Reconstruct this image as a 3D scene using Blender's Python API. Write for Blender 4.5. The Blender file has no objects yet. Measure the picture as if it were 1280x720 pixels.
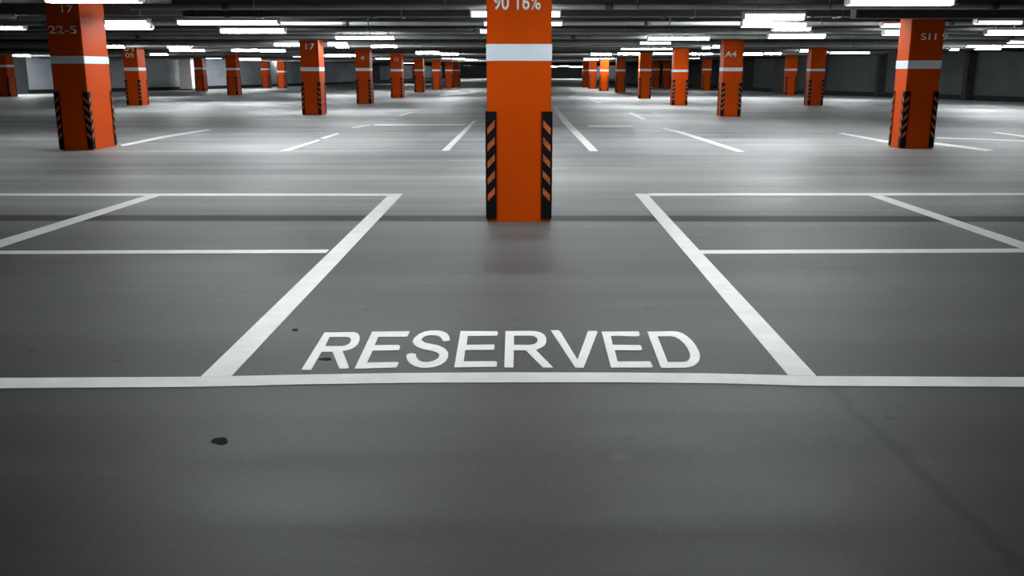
import bpy, bmesh, math, random
from mathutils import Vector, Matrix, geometry
random.seed(7)
scene = bpy.context.scene
COL = scene.collection

# ------------------------------------------------------------------ camera
F = 1159.0
PITCH = math.radians(13.2)
YAW = math.atan(8 / F)
EYE = Vector((0, 0, 1.6))
cd = bpy.data.cameras.new('camera')
cam = bpy.data.objects.new('camera', cd)
COL.objects.link(cam)
cam.location = EYE
cam.rotation_euler = (math.pi / 2 - PITCH, 0, YAW)
cd.sensor_width = 36
cd.lens = F * 36 / 1280
cd.clip_end = 600
scene.camera = cam
R = Matrix.Rotation(YAW, 3, 'Z') @ Matrix.Rotation(math.pi / 2 - PITCH, 3, 'X')


def ray(px, py):
    return R @ Vector(((px - 640) / F, (360 - py) / F, -1))


def on_plane(px, py, z=0.0):
    r = ray(px, py)
    return EYE + r * ((z - EYE.z) / r.z)


def at_depth(px, py, d):
    r = ray(px, py)
    return EYE + r * (d / r.y)


# ------------------------------------------------------------------ materials
def nt(name):
    m = bpy.data.materials.new(name)
    m.use_nodes = True
    t = m.node_tree
    return m, t, t.nodes['Principled BSDF']


def simple(name, col, rough=0.5, metal=0.0, var=0.15, scale=3.0, stretch=(1, 1, 1), emit=None, strength=0.0, bump=0.0, spec=0.5):
    m, t, p = nt(name)
    p.inputs['Roughness'].default_value = rough
    p.inputs['Metallic'].default_value = metal
    p.inputs['Specular IOR Level'].default_value = spec
    tc = t.nodes.new('ShaderNodeTexCoord')
    mp = t.nodes.new('ShaderNodeMapping')
    mp.inputs['Scale'].default_value = stretch
    no = t.nodes.new('ShaderNodeTexNoise')
    no.inputs['Scale'].default_value = scale
    no.inputs['Detail'].default_value = 6
    cr = t.nodes.new('ShaderNodeValToRGB')
    c0 = [c * (1 - var) for c in col]
    c1 = [min(1, c * (1 + var)) for c in col]
    cr.color_ramp.elements[0].position = 0.3
    cr.color_ramp.elements[1].position = 0.7
    cr.color_ramp.elements[0].color = (*c0, 1)
    cr.color_ramp.elements[1].color = (*c1, 1)
    L = t.links.new
    L(tc.outputs['Object'], mp.inputs['Vector'])
    L(mp.outputs['Vector'], no.inputs['Vector'])
    L(no.outputs['Fac'], cr.inputs['Fac'])
    L(cr.outputs['Color'], p.inputs['Base Color'])
    if bump:
        b = t.nodes.new('ShaderNodeBump')
        b.inputs['Strength'].default_value = bump
        b.inputs['Distance'].default_value = 0.01
        L(no.outputs['Fac'], b.inputs['Height'])
        L(b.outputs['Normal'], p.inputs['Normal'])
    if emit:
        p.inputs['Emission Color'].default_value = (*emit, 1)
        p.inputs['Emission Strength'].default_value = strength
    return m


LIGHT = 30.0
M = {}
M['orange'] = simple('orange_paint', (0.53, 0.060, 0.0008), 0.5, var=0.06, scale=1.3, bump=0.05, spec=0.06)
M['stripe'] = simple('white_band', (0.66, 0.74, 0.80), 0.45, var=0.05)
M['letter'] = simple('white_letter_paint', (0.84, 0.84, 0.82), 0.6, var=0.05, scale=8)
M['black'] = simple('black_rubber', (0.005, 0.0045, 0.0045), 0.6, var=0.3, scale=9, spec=0.12)
M['dull_orange'] = simple('dull_orange_reflector', (0.42, 0.085, 0.014), 0.5, var=0.4, scale=14)
M['line'] = simple('line_paint', (0.74, 0.74, 0.725), 0.6, var=0.08, scale=5, stretch=(1, 1, 1))
M['line_worn'] = simple('worn_line_paint', (0.88, 0.88, 0.87), 0.55, var=0.08, scale=2.2)
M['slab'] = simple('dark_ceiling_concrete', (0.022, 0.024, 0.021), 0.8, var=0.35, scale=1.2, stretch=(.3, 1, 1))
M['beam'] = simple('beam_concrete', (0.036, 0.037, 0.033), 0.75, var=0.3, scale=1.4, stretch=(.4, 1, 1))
M['pipe_grey'] = simple('grey_pipe', (0.26, 0.27, 0.26), 0.4, var=0.2, scale=2)
M['pipe_pale'] = simple('pale_pipe', (0.5, 0.51, 0.5), 0.4, var=0.15, scale=2)
M['pipe_dark'] = simple('dark_pipe', (0.06, 0.062, 0.06), 0.5, var=0.3, scale=2)
M['duct'] = simple('duct_metal', (0.05, 0.048, 0.043), 0.6, var=0.2, scale=1.5, stretch=(.3, 1, 1))
M['metal'] = simple('hanger_metal', (0.2, 0.2, 0.2), 0.45, metal=0.6, var=0.15)
M['housing'] = simple('lamp_housing', (0.42, 0.43, 0.43), 0.45, var=0.1)
for _n, _k in (('tube_mid', 1.6), ('tube_far', 2.4), ('tube_dim', 0.35), ('tube_added_near', 0.85), ('tube_added_side', 6.0)):
    M[_n] = simple('lit_diffuser_' + _n[5:], (0.9, 0.92, 0.92), 0.4, var=0.02, emit=(0.93, 0.985, 1.0), strength=LIGHT * _k)
M['tube'] = simple('lit_diffuser', (0.9, 0.92, 0.92), 0.4, var=0.02, emit=(0.93, 0.985, 1.0), strength=LIGHT)
M['wall'] = simple('painted_wall', (0.38, 0.415, 0.445), 0.7, var=0.25, scale=0.35, stretch=(1, 1, 2))
M['wall_dark'] = simple('dark_wall', (0.07, 0.08, 0.083), 0.65, var=0.35, scale=0.35)
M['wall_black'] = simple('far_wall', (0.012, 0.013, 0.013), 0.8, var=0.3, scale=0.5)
M['pilaster'] = simple('dark_pilaster', (0.03, 0.029, 0.027), 0.7, var=0.3)
M['white'] = simple('white_render', (0.9, 0.9, 0.9), 0.6, var=0.05)
M['pale_panel'] = simple('pale_blue_grey_panel', (0.36, 0.37, 0.43), 0.6, var=0.08)
M['stain'] = simple('oil_stain', (0.006, 0.006, 0.006), 0.8, var=0.4, scale=20, spec=0.1)


def floor_material():
    m, t, p = nt('parking_concrete')
    N, L = t.nodes.new, t.links.new
    tc = N('ShaderNodeTexCoord')
    sep = N('ShaderNodeSeparateXYZ')
    L(tc.outputs['Object'], sep.inputs[0])

    def noise(scale, stretch, detail=7, rough=0.6):
        mp = N('ShaderNodeMapping')
        mp.inputs['Scale'].default_value = stretch
        no = N('ShaderNodeTexNoise')
        no.inputs['Scale'].default_value = scale
        no.inputs['Detail'].default_value = detail
        no.inputs['Roughness'].default_value = rough
        L(tc.outputs['Object'], mp.inputs[0])
        L(mp.outputs[0], no.inputs['Vector'])
        return no.outputs['Fac']

    def math_(op, a, b=None, c=None, clamp=False):
        n = N('ShaderNodeMath')
        n.operation = op
        n.use_clamp = clamp
        for i, v in enumerate((a, b, c)):
            if v is None:
                continue
            if isinstance(v, (int, float)):
                n.inputs[i].default_value = v
            else:
                L(v, n.inputs[i])
        return n.outputs[0]

    def rng(v, a, b, c, d):
        n = N('ShaderNodeMapRange')
        n.interpolation_type = 'SMOOTHSTEP'
        L(v, n.inputs['Value'])
        for k, x in zip(('From Min', 'From Max', 'To Min', 'To Max'), (a, b, c, d)):
            n.inputs[k].default_value = x
        return n.outputs['Result']
    x, y = sep.outputs['X'], sep.outputs['Y']
    streak = noise(1.0, (0.22, 2.6, 1))
    blotch = noise(0.55, (0.7, 1.0, 1))
    fine = noise(26, (1, 1, 1), 4)
    grit = noise(90, (1, 1, 1), 3)
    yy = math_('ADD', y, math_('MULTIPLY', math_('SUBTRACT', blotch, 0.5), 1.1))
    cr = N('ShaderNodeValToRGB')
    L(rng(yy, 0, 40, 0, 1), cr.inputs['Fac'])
    # slab tone along the hall; far floor lightened to stand in for lamp light
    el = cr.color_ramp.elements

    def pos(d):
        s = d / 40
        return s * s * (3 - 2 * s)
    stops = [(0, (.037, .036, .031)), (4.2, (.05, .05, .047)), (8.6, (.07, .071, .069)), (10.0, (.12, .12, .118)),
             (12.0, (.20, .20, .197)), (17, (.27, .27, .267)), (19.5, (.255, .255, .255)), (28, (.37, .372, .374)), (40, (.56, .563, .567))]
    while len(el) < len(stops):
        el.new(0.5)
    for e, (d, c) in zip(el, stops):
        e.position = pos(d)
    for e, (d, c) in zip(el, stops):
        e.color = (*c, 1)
    v = math_('MULTIPLY', rng(streak, 0.25, 0.75, 0.78, 1.22), rng(blotch, 0.25, 0.75, 0.85, 1.15))
    band = noise(1.0, (0.05, 1.1, 1), 5)
    v = math_('MULTIPLY', v, rng(band, 0.3, 0.7, 0.8, 1.2))
    v = math_('MULTIPLY', v, rng(fine, 0.2, 0.8, 0.88, 1.12))
    v = math_('MULTIPLY', v, rng(grit, 0.25, 0.75, 0.8, 1.2))
    # dark band across the hall at the foot of the nearest column
    d1 = math_('ABSOLUTE', math_('SUBTRACT', math_('ADD', y, math_('MULTIPLY', math_('SUBTRACT', streak, 0.5), 0.12)), CROSSBAND))
    crossband = rng(d1, 0.13, 0.3, 0.25, 1.0)
    v = math_('MULTIPLY', v, crossband)
    L(math_('MULTIPLY', crossband, 0.4), p.inputs['Specular IOR Level'])
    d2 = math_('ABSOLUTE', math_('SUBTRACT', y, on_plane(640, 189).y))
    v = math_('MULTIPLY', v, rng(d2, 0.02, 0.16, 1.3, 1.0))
    # long crack in the near right floor
    a, b = on_plane(1075, 520), on_plane(1262, 695)
    n = Vector((-(b - a).y, (b - a).x)).normalized()
    c = n.x * a.x + n.y * a.y
    wob = math_('MULTIPLY', math_('SUBTRACT', noise(3.0, (1, 1, 1), 5), 0.5), 0.14)
    dist = math_('ABSOLUTE', math_('SUBTRACT', math_('ADD', math_('ADD', math_('MULTIPLY', x, n.x), math_('MULTIPLY', y, n.y)), wob), c))
    near = rng(y, a.y + 0.2, a.y + 0.9, 1, 0)
    v = math_('MULTIPLY', v, math_('SUBTRACT', 1, math_('MULTIPLY', near, rng(dist, 0.0, 0.06, 0.42, 0.0))))
    # pale scuffs and small dark specks
    sp = N('ShaderNodeTexVoronoi')
    sp.inputs['Scale'].default_value = 1.5
    L(tc.outputs['Object'], sp.inputs['Vector'])
    v = math_('MULTIPLY', v, rng(math_('ADD', sp.outputs['Distance'], math_('MULTIPLY', math_('SUBTRACT', fine, .5), .12)), 0.02, 0.06, 0.45, 1.0))
    sp2 = N('ShaderNodeTexVoronoi')
    sp2.inputs['Scale'].default_value = 1.9
    mp2 = N('ShaderNodeMapping')
    mp2.inputs['Location'].default_value = (3.3, 7.1, 0)
    L(tc.outputs['Object'], mp2.inputs[0])
    L(mp2.outputs[0], sp2.inputs['Vector'])
    v = math_('MULTIPLY', v, rng(math_('ADD', sp2.outputs['Distance'], math_('MULTIPLY', math_('SUBTRACT', fine, .5), .3)), 0.02, 0.11, 1.45, 1.0))
    mix = N('ShaderNodeMix')
    mix.data_type = 'RGBA'
    mix.blend_type = 'MULTIPLY'
    mix.inputs['Factor'].default_value = 1
    comb = N('ShaderNodeCombineColor')
    for k in range(3):
        L(v, comb.inputs[k])
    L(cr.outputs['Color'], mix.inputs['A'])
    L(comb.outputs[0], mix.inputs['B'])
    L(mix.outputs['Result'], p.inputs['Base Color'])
    ro = rng(math_('ADD', math_('MULTIPLY', streak, .5), math_('MULTIPLY', blotch, .5)), 0.3, 0.7, 0.48, 0.66)
    L(ro, p.inputs['Roughness'])
    bp = N('ShaderNodeBump')
    bp.inputs['Strength'].default_value = 0.12
    bp.inputs['Distance'].default_value = 0.006
    L(grit, bp.inputs['Height'])
    L(bp.outputs['Normal'], p.inputs['Normal'])
    return m


# ------------------------------------------------------------------ helpers
def obj(name, bm, mats, parent=None, label=None):
    me = bpy.data.meshes.new(name)
    bmesh.ops.recalc_face_normals(bm, faces=bm.faces[:])
    bm.to_mesh(me)
    bm.free()
    for m in (mats if isinstance(mats, (list, tuple)) else [mats]):
        me.materials.append(m)
    o = bpy.data.objects.new(name, me)
    COL.objects.link(o)
    o.parent = parent
    if label:
        o['label'] = label
    return o


def tag(o, label, cat, group=None):
    o['label'] = label
    o['category'] = cat
    if group:
        o['group'] = group
    return o


def thing(name, label, cat, loc=(0, 0, 0), group=None):
    o = bpy.data.objects.new(name, None)
    o.empty_display_size = 0.2
    COL.objects.link(o)
    o.location = loc
    return tag(o, label, cat, group)


def struct(name, bm, m):
    o = obj(name, bm, m)
    o['kind'] = 'structure'
    return o


def box(bm, x0, x1, y0, y1, z0, z1, mat=0, bevel=0.0):
    vs = [bm.verts.new((x, y, z)) for z in (z0, z1) for y in (y0, y1) for x in (x0, x1)]
    fs = []
    for q in ((0, 2, 3, 1), (4, 5, 7, 6), (0, 1, 5, 4), (2, 6, 7, 3), (0, 4, 6, 2), (1, 3, 7, 5)):
        f = bm.faces.new([vs[i] for i in q])
        f.material_index = mat
        fs.append(f)
    if bevel:
        es = list({e for f in fs for e in f.edges})
        bmesh.ops.bevel(bm, geom=es, offset=bevel, segments=2, affect='EDGES', clamp_overlap=True)
    return vs


def tube(bm, a, b, r, seg=12):
    a, b = Vector(a), Vector(b)
    q = (b - a).to_track_quat('Z', 'Y')
    ring = []
    for p in (a, b):
        ring.append([bm.verts.new(p + q @ Vector((r * math.cos(k * 2 * math.pi / seg), r * math.sin(k * 2 * math.pi / seg), 0))) for k in range(seg)])
    for k in range(seg):
        f = bm.faces.new((ring[0][k], ring[0][(k + 1) % seg], ring[1][(k + 1) % seg], ring[1][k]))
        f.smooth = True
    bm.faces.new(ring[0][::-1])
    bm.faces.new(ring[1])


def plate(bm, loops, z0, z1, mat=0):
    """a flat plate (paint film) from an outline with holes, given as floor points"""
    polys = [[Vector((p[0], p[1], 0)) for p in lp] for lp in loops]
    tris = geometry.tessellate_polygon(polys)
    flat = [p for lp in polys for p in lp]
    top = [bm.verts.new((p.x, p.y, z1)) for p in flat]
    bot = [bm.verts.new((p.x, p.y, z0)) for p in flat]
    for tr in tris:
        if len(set(tr)) == 3:
            try:
                bm.faces.new([top[i] for i in tr]).material_index = mat
                bm.faces.new([bot[i] for i in tr][::-1]).material_index = mat
            except ValueError:
                pass
    k = 0
    for lp in polys:
        n = len(lp)
        for i in range(n):
            j = (i + 1) % n
            bm.faces.new((top[k + i], top[k + j], bot[k + j], bot[k + i])).material_index = mat
        k += n


# ------------------------------------------------------------------ room shell
CROSSBAND = on_plane(640, 273).y
CEIL = 3.05
YB, YF = -12.0, 200.0
LEFT = [(-38, YB), (-38, 60), (-28, 80), (-21, 110), (-16, YF)]
RIGHT = [(28, YB), (28, 44), (20, 66), (17, 100), (15, YF)]

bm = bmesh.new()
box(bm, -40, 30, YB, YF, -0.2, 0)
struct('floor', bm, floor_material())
bm = bmesh.new()
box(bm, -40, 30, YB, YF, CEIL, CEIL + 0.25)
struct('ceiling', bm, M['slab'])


def wall_run(name, pts, sgn, mat):
    bm = bmesh.new()
    th = 0.25 * sgn
    lp = [(x, y) for x, y in pts] + [(x + th, y) for x, y in pts[::-1]]
    plate(bm, [lp], 0, CEIL)
    return struct(name, bm, mat)


wall_run('wall_left', LEFT[1:], -1, M['wall'])
wall_run('wall_left_near', LEFT[:2], -1, M['wall_dark'])
wall_run('wall_right', RIGHT, 1, M['wall_dark'])
bm = bmesh.new()
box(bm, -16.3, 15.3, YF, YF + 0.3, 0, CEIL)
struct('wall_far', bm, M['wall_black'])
bm = bmesh.new()
box(bm, -38.2, 28.2, YB - 0.3, YB, 0, CEIL)
struct('wall_back', bm, M['wall_dark'])


def lerp_run(pts, y):
    for (x0, y0), (x1, y1) in zip(pts, pts[1:]):
        if y0 <= y <= y1:
            return x0 + (x1 - x0) * (y - y0) / (y1 - y0)
    return pts[-1][0]


# pilasters and dark wall panels along both side walls
tn = 1
for y, w, d, mat in ((58, 2.2, .5, 'wall_black'), (66, 3.4, .4, 'wall_dark'), (71.5, 2.0, .35, 'wall_dark'), (130, 6, .5, 'wall_black'), (165, 4, .5, 'wall_black')):
    xx = lerp_run(LEFT, y)
    bm = bmesh.new()
    box(bm, xx - .6, xx + d, y - w / 2, y + w / 2, 0, CEIL)
    struct('trim_%d' % tn, bm, M[mat])
    tn += 1
for y, w, d, mat in ((47, .5, .35, 'pilaster'), (52.5, .5, .35, 'pilaster'), (59, .5, .35, 'pilaster'), (64.5, .8, .4, 'pilaster'), (70, 3.2, .5, 'pilaster'),
                     (80, 5.5, .5, 'pilaster'), (92, 4, .5, 'pilaster'), (112, 5, .5, 'wall_black'), (140, 5, .5, 'wall_black'), (170, 5, .5, 'wall_black')):
    xx = lerp_run(RIGHT, y)
    bm = bmesh.new()
    box(bm, xx - d, xx + .6, y - w / 2, y + w / 2, 0, CEIL)
    struct('trim_%d' % tn, bm, M[mat])
    tn += 1
for side, pts, s in (('left', LEFT[1:], 1), ('right', RIGHT, -1)):
    bm = bmesh.new()
    lp = [(x, y) for x, y in pts] + [(x + s * .06, y) for x, y in pts[::-1]]
    plate(bm, [lp], 0, 0.28)
    struct('baseboard_' + side, bm, M['wall_black'])

# ------------------------------------------------------------------ columns
W = 0.68
GUARD_T = 1.19


def corner_guard(sx, sy, w, dp):
    """L-shaped rubber guard wrapping one corner, with slanted reflector stripes"""
    bm = bmesh.new()
    t, leg, z0, z1 = 0.016, 0.1, 0.03, GUARD_T
    hx, hy = w / 2, dp / 2
    c = 0.02

    def P(u, v):   # u, v measured outward from the corner, negative = along the face
        return (sx * (hx + u), sy * (hy + v))
    prof = [P(-leg, 0.001), P(-leg, t), P(t - c, t), P(t, t - c), P(t, -leg), P(0.001, -leg), P(0.001, 0.001)]
    lo = [bm.verts.new((p[0], p[1], z0)) for p in prof]
    mid = [bm.verts.new((p[0], p[1], z1 - .012)) for p in prof]
    n = len(prof)
    for i in range(n):
        j = (i + 1) % n
        bm.faces.new((lo[i], lo[j], mid[j], mid[i]))
    bm.faces.new(lo)
    bm.faces.new(mid)
    # stripes, a raised film on both legs
    for k in range(5):
        zc = 0.30 + k * 0.178
        for face in (0, 1):
            a, b = -leg + 0.018, -0.004
            rise = 0.085
            hs = 0.036
            quad = [(a, zc + rise / 2 - hs), (b, zc - rise / 2 - hs), (b, zc - rise / 2 + hs), (a, zc + rise / 2 + hs)]
            vs = []
            for dd in (t - 0.002, t + 0.0025):
                for (u, z) in quad:
                    q = P(u, dd) if face == 0 else P(dd, u)
                    vs.append(bm.verts.new((q[0], q[1], z)))
            for q in ((0, 1, 2, 3), (4, 5, 6, 7), (0, 1, 5, 4), (1, 2, 6, 5), (2, 3, 7, 6), (3, 0, 4, 7)):
                bm.faces.new([vs[i] for i in q]).material_index = 1
    return bm


def text_mesh(body, height, width):
    cu = bpy.data.curves.new('lettering', 'FONT')
    cu.body = body
    cu.align_x = 'CENTER'
    cu.extrude = 0.0
    cu.offset = 0.012
    o = bpy.data.objects.new('tmp_text', cu)
    COL.objects.link(o)
    bpy.context.view_layer.update()
    me = bpy.data.meshes.new_from_object(o.evaluated_get(bpy.context.evaluated_depsgraph_get()))
    COL.objects.unlink(o)
    bpy.data.objects.remove(o)
    xs = [v.co.x for v in me.vertices]
    ys = [v.co.y for v in me.vertices]
    cx, sx = (max(xs) + min(xs)) / 2, width / (max(xs) - min(xs))
    y0, sy = min(ys), height / (max(ys) - min(ys))
    bm = bmesh.new()
    bm.from_mesh(me)
    bpy.data.meshes.remove(me)
    for v in bm.verts:
        x, y = (v.co.x - cx) * sx, (v.co.y - y0) * sy
        v.co = (x, 0, y)
    ext = bmesh.ops.extrude_face_region(bm, geom=bm.faces[:])
    for g in ext['geom']:
        if isinstance(g, bmesh.types.BMVert):
            g.co.y -= 0.003
    return bm


def make_column(cx, by, dp, label, z_stripe, texts=(), top=CEIL, group=None, w=W):
    g = on_plane(cx, by)
    t = thing('parking_column', label, 'column', (g.x, g.y + dp / 2, 0), group)
    bm = bmesh.new()
    box(bm, -w / 2, w / 2, -dp / 2, dp / 2, 0, top)
    es = [e for e in bm.edges if abs(e.verts[0].co.z - e.verts[1].co.z) > .5]
    bmesh.ops.bevel(bm, geom=es, offset=0.012, segments=2, affect='EDGES')
    obj('shaft', bm, M['orange'], t)
    z0, z1 = z_stripe
    bm = bmesh.new()
    e = 0.004
    outer = [(-w / 2 - e, -dp / 2 - e), (w / 2 + e, -dp / 2 - e), (w / 2 + e, dp / 2 + e), (-w / 2 - e, dp / 2 + e)]
    inner = [(-w / 2 + .02, -dp / 2 + .02), (w / 2 - .02, -dp / 2 + .02), (w / 2 - .02, dp / 2 - .02), (-w / 2 + .02, dp / 2 - .02)]
    plate(bm, [outer, inner[::-1]], z0, z1)
    obj('band', bm, M['stripe'], t, 'pale bluish white band')
    for sx in (-1, 1):
        for sy in (-1, 1):
            obj('corner_guard', corner_guard(sx, sy, w, dp), [M['black'], M['dull_orange']], t, 'black rubber corner guard with orange slanted stripes')
    for body, px0, px1, py0, py1, mat in texts:
        p0, p1 = at_depth(px0, py1, g.y), at_depth(px1, py0, g.y)
        h = p1.z - p0.z
        b = text_mesh(body, h, abs(p1.x - p0.x))
        for v in b.verts:
            v.co += Vector(((p0.x + p1.x) / 2 - g.x, -dp / 2 - 0.001, p0.z))
        obj('lettering', b, M[mat], t, 'white painted numbers')
    return t


def zpx(cx, by, y0, y1):
    d = on_plane(cx, by).y
    return at_depth(cx, y1, d).z, at_depth(cx, y0, d).z


columns = [
    # cx, base y, depth, band px (y0,y1), label, texts
    (648.5, 277, .9, (55, 76), 'large orange column in the middle, nearest of all, above the RESERVED lettering',
     [('90 16%', 617, 676, -8, 12.5, 'letter')]),
    (96, 188, 1.15, (70, 79.5), 'large orange column at left with 22-5 lettering and bright right side',
     [('22-5', 61, 95, 32, 42, 'letter'), ('17', 77, 91, 6.5, 16, 'letter')]),
    (1145.5, 186, .62, (75.5, 86), 'large orange column at right with dark red front and bright left side',
     [('S11 9', 1151, 1185, 41.5, 50, 'letter')]),
    (390, 144, .95, (84, 89), 'second orange column from the left foreground one down the left side of the middle aisle',
     [('17', 382, 393, 54, 62, 'letter')]),
    (913, 146, .62, (84.5, 89), 'orange column with A4 lettering, second along the right side of the middle aisle',
     [('A4', 906, 921, 64, 71, 'letter')]),
    (455, 130, .9, (85, 88.7), 'third orange column along the left side of the middle aisle', [('4', 450, 455, 70, 75, 'letter')]),
    (849.5, 132, .62, (87, 90), 'third orange column along the right side of the middle aisle', []),
    (496, 122.5, .9, (86.3, 89.3), 'fourth orange column along the left side of the middle aisle', [('12', 493, 498, 72, 76, 'letter')]),
    (806, 123.5, .62, (86, 89), 'fourth orange column along the right side of the middle aisle', []),
    (524, 115.5, .9, (86.6, 89), 'fifth orange column along the left side of the middle aisle', []),
    (775.5, 115.5, .62, (86.8, 89), 'fifth orange column along the right side of the middle aisle', []),
    (545.5, 112, .9, (86.8, 89), 'sixth orange column along the left side of the middle aisle', []),
    (755, 114, .62, (87, 89), 'sixth orange column along the right side of the middle aisle', []),
    (561, 110, .8, (86.9, 89), 'next to last orange column far down the left side of the middle aisle', []),
    (741, 111, .62, (87, 89), 'next to last orange column far down the right side of the middle aisle', []),
    (570.5, 108.8, .8, (86.9, 88.7), 'last tiny orange column far down the left side of the middle aisle', []),
    (732.5, 109.4, .62, (87, 89), 'last tiny orange column far down the right side of the middle aisle', []),
    (168, 132, .9, (84.5, 88.5), 'orange column with a white scribbled notice, just right of the large left column',
     [('84', 155, 167, 54, 64, 'letter'), ('05', 157, 167, 66, 72, 'letter')]),
    (291, 119, .9, (85, 87.6), 'orange column midway before the left wall, right of the white pillar and the column beside it', []),
    (250, 114, .9, (84.3, 86.8), 'orange column standing directly beside the white pillar by the left wall', []),
    (332, 110, .9, (85.5, 87.5), 'left one of two narrow far orange columns close together at the left wall', []),
    (352, 110.6, .9, (88.5, 90.5), 'right one of two narrow far orange columns close together at the left wall', []),
    (6, 121, .9, (81, 84), 'dark orange column cut by the left edge of the frame', []),
    (1019, 132, .62, (86, 89), 'orange column before the right wall with a bright left side and dark front', []),
    (988, 119, .62, (86, 88.5), 'thin orange column in the dark just left of the one before the right wall', []),
    (883, 113, .62, (86, 88), 'dim red far column deep in the dark behind the A4 column', []),
    (820, 109.5, .62, (86, 88), 'small far orange column just behind and right of the fourth right aisle column', []),
    (833, 110, .62, (86, 88), 'small far dark orange column just left behind the third right aisle column', []),
]
for cx, by, dp, (b0, b1), label, texts in columns:
    make_column(cx, by, dp, label, zpx(cx, by, b0, b1), texts)

# white pillar by the left wall
g = on_plane(233, 113)
t = thing('white_pillar', 'plain white pillar by the left wall, left of an orange column', 'pillar', (g.x, g.y + .4, 0))
bm = bmesh.new()
box(bm, -.5, .5, -.4, .4, 0, CEIL)
bmesh.ops.bevel(bm, geom=[e for e in bm.edges if abs(e.verts[0].co.z - e.verts[1].co.z) > .5], offset=.03, segments=2, affect='EDGES')
obj('shaft', bm, M['white'], t)
bm = bmesh.new()
box(bm, -.53, .53, -.43, .43, 0, .12, bevel=.01)
obj('plinth', bm, M['wall_dark'], t)
# pale stub wall far right
g = on_plane(785, 104.5)
bm = bmesh.new()
box(bm, g.x - 1.1, g.x + .5, g.y, g.y + .4, 0, CEIL)
box(bm, g.x + .5, g.x + 1.1, g.y + .15, g.y + .4, 0, CEIL)
struct('wall_stub_right', bm, M['pale_panel'])

# drain pipe on the right wall
yd = 46.0
xd = lerp_run(RIGHT, yd - .6) - .95
t = thing('drain_pipe', 'dark vertical drain pipe running up the right wall', 'pipe', (xd, yd, 0))
bm = bmesh.new()
tube(bm, (0, 0, 0), (0, 0, CEIL), 0.08)
obj('pipe', bm, M['black'], t)
for z in (.6, 1.6, 2.5):
    bm = bmesh.new()
    tube(bm, (0, 0, z), (0, 0, z + .06), 0.1)
    box(bm, 0, .12, -.03, .03, z, z + .06)
    obj('bracket', bm, M['metal'], t)

# ------------------------------------------------------------------ floor paint
PAINT = 0.003


def paint_poly(name, px, label, cat='parking line', mat='line', z=PAINT, group=None):
    bm = bmesh.new()
    plate(bm, [[on_plane(*p)[:2] for p in px]], 0, z)
    return tag(obj(name, bm, M[mat]), label, cat, group)


paint_poly('parking_line', [(-90, 473.6), (0, 473), (250, 471.5), (370, 469), (500, 466.8), (640, 466), (780, 466.3), (890, 467.3), (1020, 470.7), (1280, 472), (1370, 472.4),
                            (1370, 484.6), (1280, 484.2), (1020, 483), (890, 479.6), (780, 478.6), (640, 478.6), (500, 479.3), (370, 481.3), (250, 484.2), (0, 486), (-90, 486.6)],
           'long white front line running the whole width just below the RESERVED lettering', z=.0032)
paint_poly('parking_line', [(251, 471.3), (484.5, 245), (487, 242.3), (503, 242.3), (501, 245), (289.5, 470.4)],
           'thick white slanted line on the left of the RESERVED bay', z=.003)
paint_poly('parking_line', [(985, 469.4), (796, 245), (793.5, 242.3), (808, 242.3), (811, 245), (1020.5, 470.4)],
           'thick white slanted line on the right of the RESERVED bay', z=.003)
paint_poly('parking_line', [(-120, 241.8), (486, 242.3), (484.5, 245.0), (-120, 244.8)], 'thin white cross line at the far end of the left bays', z=.0028)
paint_poly('parking_line', [(809, 241.8), (1400, 241.2), (1400, 244), (811, 244.9)], 'thin white cross line at the far end of the right bays', z=.0028)
paint_poly('parking_line', [(-20, 313.8), (411.5, 312.2), (407.5, 316.4), (-30, 318)], 'white cross line through the middle of the left bay', z=.0028)
paint_poly('parking_line', [(868.5, 313), (1276, 311), (1288, 315.6), (873.5, 317.5)], 'white cross line through the middle of the right bay', z=.0028)
paint_poly('parking_line', [(-110, 332.5), (0, 300), (183, 244.6), (200, 244.6), (0, 309.5), (-110, 346)], 'white slanted line crossing the left bay at the left edge', z=.0025)
paint_poly('parking_line', [(1085, 244.2), (1102, 244.2), (1280, 303), (1390, 340), (1390, 352), (1280, 312)], 'white slanted line crossing the right bay at the right edge', z=.0025)
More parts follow.
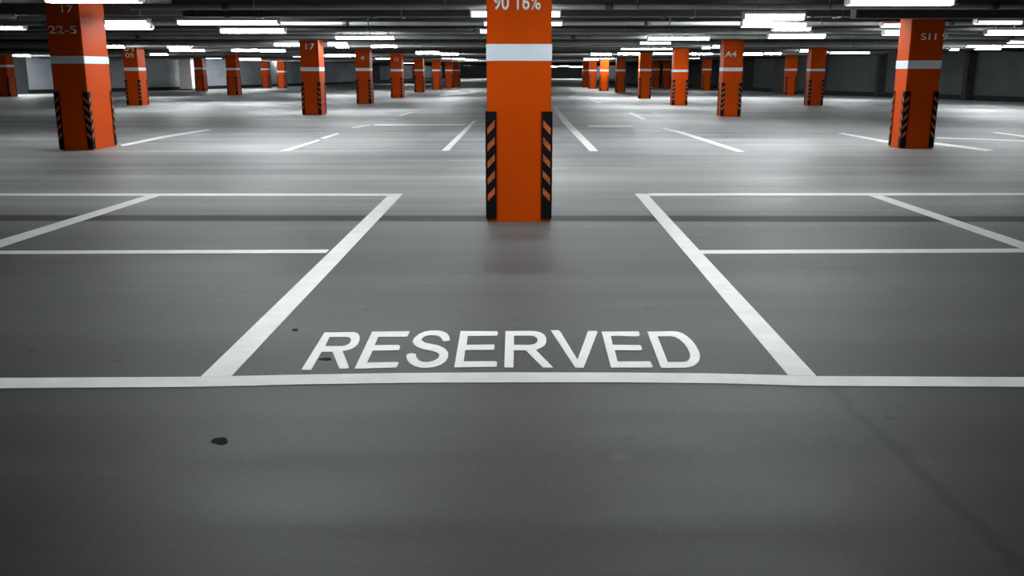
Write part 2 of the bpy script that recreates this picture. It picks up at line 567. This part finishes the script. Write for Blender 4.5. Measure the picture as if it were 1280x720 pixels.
far = [
    ([(552, 188.5), (590, 152), (596.5, 150), (561, 188.5)], 'white bay line beyond the dark band just left of the middle column'),
    ([(737, 189), (702, 152), (691, 133), (694.5, 133), (711, 152), (748, 189)], 'white bay line beyond the dark band just right of the middle column'),
    ([(349, 189), (398, 174.5), (400, 175.5), (360, 189)], 'short white bay line in front of the left aisle columns'),
    ([(400, 172.5), (421, 166.3), (425, 167), (406, 173.6)], 'short white dash beyond the left bay line'),
    ([(438, 159.2), (461, 155.7), (463, 156.7), (442, 160.3)], 'small distant white dash toward the left aisle columns'),
    ([(497, 144), (514, 139.6), (517, 140.2), (502, 145)], 'farthest small white dash near the left aisle columns'),
    ([(921, 189.6), (849, 166.5), (825, 160), (829, 159.6), (856, 165.5), (931, 189.6)], 'long white bay line in front of the A4 column'),
    ([(784.5, 141), (790, 141), (808.5, 149), (802, 149.4)], 'short distant white dash in the right half of the aisle'),
    ([(737, 125), (741, 125), (754, 129), (748, 129.3)], 'farthest small white dash in the right half of the aisle'),
    ([(150, 181.2), (200, 170.6), (258, 161.7), (266, 162.3), (205, 172.5), (154, 183)], 'white line leading away from the foot of the large left column'),
    ([(1047, 166.6), (1054, 166.2), (1107, 175.4), (1174, 178.6), (1243, 187.6), (1232, 189), (1170, 180.8), (1104, 178)], 'white line passing behind the foot of the large right column'),
    ([(1171, 171.6), (1290, 175.6), (1290, 177.2), (1171, 173)], 'thin white line at the right behind the large right column'),
    ([(1238, 165.4), (1245, 165.2), (1290, 170.6), (1290, 172.6), (1278, 171)], 'thin white line cut by the right edge beyond the large right column'),
    ([(735, 157), (790, 157), (791, 158.6), (735, 158.6)], 'faint white cross line between the right aisle bay lines'),
    ([(468, 155.6), (582, 155.3), (581, 156.7), (468, 157)], 'faint white cross line between the left aisle bay lines'),
    ([(880, 133.2), (1010, 133.2), (1010, 134.3), (880, 134.3)], 'faint distant white cross line between the two middle right columns'),
]
for px, label in far:
    paint_poly('parking_line', px, label, mat='line_worn')

# RESERVED: the outline of each painted letter
LET = [
    ('R', (370, 405), [[(52, 465), (285, 88), (575, 85), (605, 92), (627, 108), (638, 132), (634, 172), (620, 202), (596, 228), (560, 250), (515, 265), (465, 272), (500, 360), (528, 430), (525, 450), (435, 452), (365, 282), (255, 282), (150, 465)],
                       [(335, 133), (505, 133), (535, 138), (551, 152), (548, 178), (530, 202), (500, 217), (460, 225), (290, 225)]]),
    ('E', (370, 405), [[(585, 452), (762, 80), (1135, 76), (1128, 100), (1110, 130), (822, 133), (785, 215), (1025, 213), (1042, 225), (1030, 265), (765, 272), (708, 390), (1012, 384), (1028, 390), (1005, 440)]]),
    ('S', (500, 405), [[(500, 155), (490, 170), (440, 177), (420, 165), (412, 145), (395, 128), (365, 120), (325, 117), (270, 122), (230, 140), (212, 163), (250, 190), (310, 203), (380, 217), (430, 237), (465, 264), (483, 295), (480, 338), (455, 380), (405, 414), (340, 435), (270, 443), (205, 441), (145, 427), (95, 396), (70, 358), (63, 322), (75, 303), (115, 297), (157, 302), (165, 338), (190, 368), (225, 383), (270, 386), (325, 376), (370, 355), (394, 328), (388, 302), (345, 279), (285, 266), (225, 254), (170, 233), (138, 205), (123, 180), (145, 140), (190, 104), (245, 80), (310, 69), (375, 68), (430, 77), (470, 97), (490, 125)]]),
    ('E', (500, 405), [[(542, 438), (605, 75), (965, 76), (979, 85), (972, 122), (678, 124), (665, 212), (935, 209), (947, 218), (940, 262), (652, 266), (636, 378), (955, 376), (971, 385), (966, 434)]]),
    ('R', (620, 405), [[(82, 440), (95, 75), (340, 73), (400, 76), (450, 89), (485, 112), (503, 145), (503, 185), (487, 217), (455, 241), (398, 262), (572, 440), (470, 440), (300, 268), (178, 268), (174, 440)],
                       [(180, 120), (340, 121), (385, 127), (412, 143), (418, 168), (405, 192), (375, 207), (335, 213), (180, 212)]]),
    ('V', (620, 405), [[(548, 66), (625, 66), (643, 80), (815, 360), (920, 75), (1000, 72), (1015, 84), (875, 443), (795, 443)]]),
    ('E', (730, 405), [[(270, 440), (176, 80), (540, 77), (553, 85), (556, 118), (540, 128), (268, 124), (288, 212), (558, 214), (572, 224), (583, 260), (563, 270), (308, 265), (335, 380), (655, 377), (668, 386), (690, 440)]]),
    ('D', (730, 405), [[(770, 443), (632, 80), (880, 76), (935, 80), (985, 97), (1035, 128), (1080, 170), (1122, 225), (1150, 280), (1160, 325), (1154, 368), (1130, 402), (1092, 427), (1040, 440), (980, 443)],
                       [(735, 128), (860, 126), (905, 132), (955, 157), (1000, 197), (1035, 245), (1056, 290), (1062, 325), (1052, 357), (1032, 376), (1000, 384), (838, 385)]]),
]
t = thing('reserved_lettering', 'word RESERVED in tall white painted capitals on the bay floor', 'floor lettering', on_plane(632, 440))
for ch, (ox, oy), loops in LET:
    bm = bmesh.new()
    ls = [[(on_plane(ox + u / 8, oy + v / 8) - t.location)[:2] for u, v in lp] for lp in loops]
    plate(bm, ls, 0, 0.003)
    obj('letter', bm, M['letter'], t, 'white letter ' + ch)


def stain(px, py, rx, ry, label, mat='stain'):
    bm = bmesh.new()
    pts = []
    for k in range(18):
        a = k * 2 * math.pi / 18
        s = 1 + .10 * math.sin(3 * a + px) + .06 * math.sin(5 * a)
        pts.append(on_plane(px + rx * s * math.cos(a), py + ry * s * math.sin(a))[:2])
    plate(bm, [pts], 0, .0015)
    return tag(obj('oil_stain', bm, M[mat]), label, 'stain')


stain(275, 551.5, 10.5, 4.6, 'small dark oil spot on the near floor left of the middle')
stain(369, 412.5, 4, 1.6, 'tiny dark spot on the floor left of the letter R')
stain(407, 449, 8, 1.8, 'small dark smudge between the legs of the first letter R')

# ------------------------------------------------------------------ ceiling beams
bn = 0
for d, x0, x1, soff, wdt in ((13.4, -38, 28, 2.86, .35), (18.5, 6.4, 28, 2.57, .35), (18.5, -6.6, 6.4, 2.80, .3), (18.6, -38, -6.6, 2.93, .3), (21.8, -38, 28, 2.82, .4), (25.2, -38, 28, 2.8, .4), (29.9, -38, 28, 2.74, .4), (32.2, -12, 28, 2.60, .4),
                             (37.5, -38, 28, 2.72, .4), (42.3, -12, 12, 2.55, .35), (47.5, -37, 26, 2.7, .4), (52.8, -12, 12, 2.55, .35), (60.5, -36, 21, 2.66, .4), (67.2, -12, 12, 2.5, .35),
                             (76, -29, 18, 2.55, .4), (90, -25, 17, 2.5, .4), (105, -21, 16, 2.45, .4), (125, -20, 16, 2.45, .4), (150, -18, 15.5, 2.4, .4), (175, -17, 15, 2.4, .4)):
    bm = bmesh.new()
    box(bm, x0, x1, d - wdt / 2, d + wdt / 2, soff, CEIL, bevel=.015)
    struct('trim_%d' % tn, bm, M['beam'])
    tn += 1

# ------------------------------------------------------------------ pipes and ducts
ordinal = ['nearest', 'second', 'third', 'fourth', 'fifth', 'sixth', 'seventh', 'eighth', 'ninth', 'tenth']


def make_pipe(d, z, r, x0, x1, mat, label, group=None, detail=True):
    t = thing('ceiling_pipe', label, 'pipe', ((x0 + x1) / 2, d, z), group)
    hl = (x1 - x0) / 2
    bm = bmesh.new()
    tube(bm, (-hl, 0, 0), (hl, 0, 0), r)
    obj('pipe', bm, M[mat], t)
    step = 3.4 if detail else 9.0
    n = int(2 * hl / step)
    for k in range(n):
        x = -hl + step * (k + .5)
        if detail and k % 2 == 0:
            bm = bmesh.new()
            tube(bm, (x - .07, 0, 0), (x + .07, 0, 0), r * 1.22)
            obj('coupling', bm, M['pipe_dark'], t, 'dark pipe coupling')
        bm = bmesh.new()
        tube(bm, (x + .5, 0, r * .9), (x + .5, 0, CEIL - z), .009, 6)
        tube(bm, (x + .48, 0, 0), (x + .52, 0, 0), r * 1.08, 12)
        obj('hanger', bm, M['metal'], t)
    return t


def yh(py, h):       # depth at which something h above the eye is seen at height py
    return at_depth(648, py, 1).z - EYE.z and h / ((at_depth(648, py, 1).z - EYE.z))


near_pipes = [(8.5, 1.10, .05, -6.9, 24, 'pipe_grey', 'nearest grey pipe crossing near the top edge of the picture'),
              (29.5, 1.03, .045, -26, 26, 'pipe_grey', 'pale grey pipe crossing below the big duct, level with the upper lights'),
              (36.5, 1.06, .05, -30, 26, 'pipe_dark', 'dark pipe crossing just behind the pipe below the duct'),
              (46.2, 1.02, .065, -34, 26, 'pipe_grey', 'thick grey pipe crossing level with the middle row of lights')]
for py, h, r, x0, x1, mat, label in near_pipes:
    make_pipe(yh(py, h), EYE.z + h, r, x0, x1, mat, label)
make_pipe(yh(20, 1.04), EYE.z + 1.04, .05, -22, -9.9, 'pipe_pale', 'pale pipe stub left of the large left column')
k = 0
for py, h in ((41, 1.12), (51.5, 1.1), (54.5, 1.02), (57.6, 1.0), (60.2, 1.02), (62.8, .98), (65, 1.0), (67.6, .97), (69.5, .97), (71.8, .9), (74, .9), (76, .86), (78, .84)):
    d = yh(py, h)
    xl, xr = max(-36, lerp_run(LEFT, d) + .4), min(26, lerp_run(RIGHT, d) - .7)
    make_pipe(d, EYE.z + h, (.05, .04, .06)[k % 3], xl, xr, ('pipe_grey', 'pipe_dark', 'pipe_grey', 'pipe_pale')[k % 4],
              'distant thin pipe crossing the hall among the far ceiling lights', 'distant ceiling pipes', detail=False)
    k += 1
# the wide duct
dd = 20.0
t = thing('ventilation_duct', 'wide flat grey brown ventilation duct crossing behind the middle column', 'duct', (0, dd, 2.68))
bm = bmesh.new()
box(bm, -6.9, 27, -.25, .25, 0, .17, bevel=.01)
obj('duct_body', bm, M['duct'], t)
for x in range(-6, 27, 3):
    bm = bmesh.new()
    box(bm, x - .03, x + .03, -.27, .27, -.02, .19)
    obj('flange', bm, M['duct'], t)
    bm = bmesh.new()
    for s in (-.26, .26):
        tube(bm, (x + .6, s, -.015), (x + .6, s, CEIL - 2.68), .01, 6)
    box(bm, x + .58, x + .62, -.27, .27, -.02, 0)
    obj('hanger', bm, M['metal'], t)
t2 = thing('ventilation_duct', 'broad dark duct crossing above the gap right of the large left column', 'duct', (-13, 16.0, 2.80))
bm = bmesh.new()
box(bm, -9, 9.5, -.45, .45, 0, .2, bevel=.012)
obj('duct_body', bm, M['beam'], t2)
for x in range(-8, 9, 3):
    bm = bmesh.new()
    for s in (-.46, .46):
        tube(bm, (x, s, -.01), (x, s, CEIL - 2.80), .01, 6)
    box(bm, x - .02, x + .02, -.47, .47, -.02, 0)
    obj('hanger', bm, M['metal'], t2)


# ------------------------------------------------------------------ lights
def make_light(cx, d, z, length, th, label, group=None, w=.2, mat=None):
    """z = underside of the fitting"""
    t = thing('ceiling_light', label, 'ceiling light', (cx, d, z), group)
    hl = length / 2
    bm = bmesh.new()       # emitting diffuser, a trapezoid trough
    a, b = w * .36, w * .5
    prof = [(-a, 0), (a, 0), (b, th), (-b, th)]
    e0 = [bm.verts.new((-hl + .03, y, zz)) for y, zz in prof]
    e1 = [bm.verts.new((hl - .03, y, zz)) for y, zz in prof]
    for i in range(4):
        j = (i + 1) % 4
        bm.faces.new((e0[i], e0[j], e1[j], e1[i]))
    bm.faces.new(e0)
    bm.faces.new(e1)
    obj('diffuser', bm, M[mat or 'tube' if mat or d < 30 else 'tube_mid' if d < 55 else 'tube_far'], t, 'glowing white diffuser')
    bm = bmesh.new()
    box(bm, -hl, hl, -w * .55, w * .55, th + .002, th + .05)
    obj('housing', bm, M['housing'], t)
    for s in (-1, 1):
        bm = bmesh.new()
        x = s * (hl - .015)
        box(bm, x - .014, x + .014, -w * .5, w * .5, .004, th + .001)
        obj('end_cap', bm, M['housing'], t)
    for s in (-.6, .6):
        bm = bmesh.new()
        tube(bm, (s * hl, 0, th + .05), (s * hl, 0, CEIL - z), .01, 6)
        obj('hanger', bm, M['metal'], t)
    return t


H0 = .95
#  x0, x1, y, thickness px, label (None: labelled by its place in its cluster)
lights = [
    (60, 176, 1, 5, 'ceiling light cut by the top edge above the large left column'),
    (132, 190, 34, 6, 'bright ceiling light strip reaching out from behind the large left column'),
    (133, 186, 28, 3, 'thinner light strip just above the bright one beside the large left column'),
    (224, 347, 28.5, 5, 'long light strip at upper left with its twin slightly lower to the right'),
    (277, 356, 39, 5.5, 'bright light strip below the long one at upper left'),
    (-40, 31, 35.5, 4, 'upper ceiling light cut by the left edge of the picture'),
    (-20, 38, 69.4, 2.5, 'lower ceiling light cut by the left edge of the picture'),
    (130, 156, 58, 4, 'ceiling light half hidden behind the column with the scribbled notice'),
    (343, 379, 56, 3.5, 'ceiling light just left of the top of the second left aisle column'),
    (420, 455, 47.5, 3.5, 'left half of the bright double strip over the left aisle columns'),
    (456, 493, 47.5, 4, 'right half of the bright double strip over the left aisle columns'),
    (464, 497, 57.5, 4.5, 'ceiling light right above the gap between third and fourth left aisle columns'),
    (590, 699, 18, 7, 'large ceiling light passing behind the middle column near the top'),
    (606, 702, 30, 3.5, 'ceiling light behind the middle column showing only its right end'),
    (601, 686, 39.5, 4, 'ceiling light behind the middle column showing only its left tip'),
    (810, 842, 48.5, 4, 'left half of the bright double strip over the right aisle columns'),
    (843, 886, 48.5, 4, 'right half of the bright double strip over the right aisle columns'),
    (800, 838, 54, 2.5, 'thin light strip just below the right double strip'),
    (930, 1004, 21.5, 8, 'thick bright ceiling light over the A4 column'),
    (928, 1006, 32, 5, 'bright light strip directly below the thick one over the A4 column'),
    (966, 1012, 37, 1.6, 'thin dim light strip between two bright ones right of the A4 column'),
    (961, 1030, 45.5, 5, 'lowest bright light strip right of the A4 column'),
    (1061, 1188, 3.5, 7.5, 'long bright ceiling light cut by the top edge above the large right column'),
    (1103, 1165, 32, 4, 'upper light strip reaching out left behind the large right column'),
    (1105, 1170, 41, 6.5, 'lower thick light strip reaching out left behind the large right column'),
    (1220, 1275, 28.5, 4, 'upper light strip near the right edge of the picture'),
    (1233, 1310, 41, 6, 'thick bright light strip cut by the right edge of the picture'),
    (1261, 1320, 53, 2.6, 'small lower light cut by the right edge of the picture'),
]
cl = {
    'far left lights before the left wall': [(210, 238, 59, 2.6), (213, 256, 63, 3), (290, 324, 63, 3.2), (325, 357, 63.5, 3), (188, 210, 68, 1.8), (190, 208, 74.5, 2.4),
                                             (218, 228, 74.5, 2), (258, 277, 73.5, 2), (298, 326, 74, 2.4), (340, 351, 76, 3), (367, 377, 71, 2.6)],
    'far lights over the left aisle columns': [(410, 434, 55, 3.4), (420, 437, 58.3, 3), (406, 446, 69.5, 2.4), (470, 488, 72.5, 2.6), (505, 518, 78, 2), (520, 549, 66, 3.4), (550, 573, 67.6, 2.2),
                                               (553, 563, 72, 3), (566, 581, 73, 2.8), (582, 596, 74.5, 1.6), (573, 589, 81, 2), (590, 608, 82, 2), (610, 625, 82, 2)],
    'far lights over the right aisle columns': [(688, 697, 83, 2.2), (699, 712, 82.6, 2.4), (713, 735, 83.6, 2.4), (713, 723, 75.5, 1.6), (730, 748, 74, 2.6), (739, 764, 68, 3), (750, 768, 72.5, 2.2),
                                                (772, 801, 67.2, 3), (776, 800, 61, 2), (800, 840, 60.6, 3.4), (816, 842, 67, 2.4), (862, 890, 67.5, 2.2), (862, 874, 72.5, 1.8), (877, 888, 59.3, 4), (890, 899, 58.6, 4)],
    'far right lights before the right wall': [(929, 953, 67.6, 2.8), (956, 976, 67.2, 2.6), (1000, 1014, 63.3, 3.4), (1038, 1086, 66, 2), (1187, 1198, 62, 1.8), (1208, 1250, 57.8, 1.6), (1219, 1250, 61, 2.6),
                                               (1253, 1300, 58, 1.8)],
}
short = {'far left lights before the left wall': 'small far ceiling lights before the left wall',
         'far lights over the left aisle columns': 'small far ceiling lights around the left aisle columns',
         'far lights over the right aisle columns': 'small far ceiling lights around the right aisle columns',
         'far right lights before the right wall': 'small far ceiling lights before the right wall'}
words = ['leftmost', 'second from left', 'third from left', 'fourth from left', 'fifth from left', 'sixth from left', 'seventh from left', 'eighth from left', 'ninth from left', 'tenth from left',
         'eleventh from left', 'twelfth from left', 'thirteenth from left', 'fourteenth from left', 'fifteenth from left']
allL = [(a, b, y, th, lab, None) for a, b, y, th, lab in lights]
for gname, ls in cl.items():
    ls = sorted(ls, key=lambda q: q[0] + q[1])
    for i, (a, b, y, th) in enumerate(ls):
        w_ = 'rightmost' if i == len(ls) - 1 else words[i]
        allL.append((a, b, y, th, '%s of the %s' % (w_, short[gname]), gname))
for a, b, y, th, lab, grp in allL:
    sl = at_depth(648, y, 1).z - EYE.z
    d = min(H0 / sl, 185)
    c = at_depth((a + b) / 2, y, d)
    L = (b - a) * d / F * 1.0
    h = max(.05, min(.17, th * d / F * .8))
    make_light(c.x, d, c.z - h / 2, L, h, lab, grp, mat='tube_dim' if d < 20 else None)
# added lamps, out of view, that light the near bays and column sides
for x, y in ((-5.0, 19.3), (5.0, 19.3), (13, 19.4), (17, 19.4), (-1.2, 14.4), (1.2, 14.4), (-4.0, 12.6), (4.0, 12.6), (-1.6, 8.7), (1.6, 8.7), (-1.6, 6.0), (1.6, 6.0)):
    _t = make_light(x, y, 2.92 if y > 10 else 2.8, .9 if abs(x) == 5 else 1.5, .075 if y > 18 else .016, 'added ceiling light out of view, lighting the near bays and column sides', 'added lights out of view', w=.2 if y > 18 else .3, mat='tube_added_side' if abs(x) == 5 else 'tube' if y > 10 else 'tube_added_near')
    if abs(x) == 5:
        _t.rotation_euler.z = math.pi / 2      # added pair, turned along the lane to brighten the inner column sides
        _t.location.y = 20.8
        _t.location.z = 2.93

# ------------------------------------------------------------------ world and look
w = bpy.data.worlds.new('World')
scene.world = w
w.use_nodes = True
w.node_tree.nodes['Background'].inputs[0].default_value = (0.5, 0.55, 0.6, 1)
w.node_tree.nodes['Background'].inputs[1].default_value = 0.0
scene.view_settings.view_transform = 'Standard'
scene.view_settings.look = 'None'
scene.view_settings.exposure = 0.62
scene.cycles.max_bounces = 6
scene.cycles.use_denoising = True
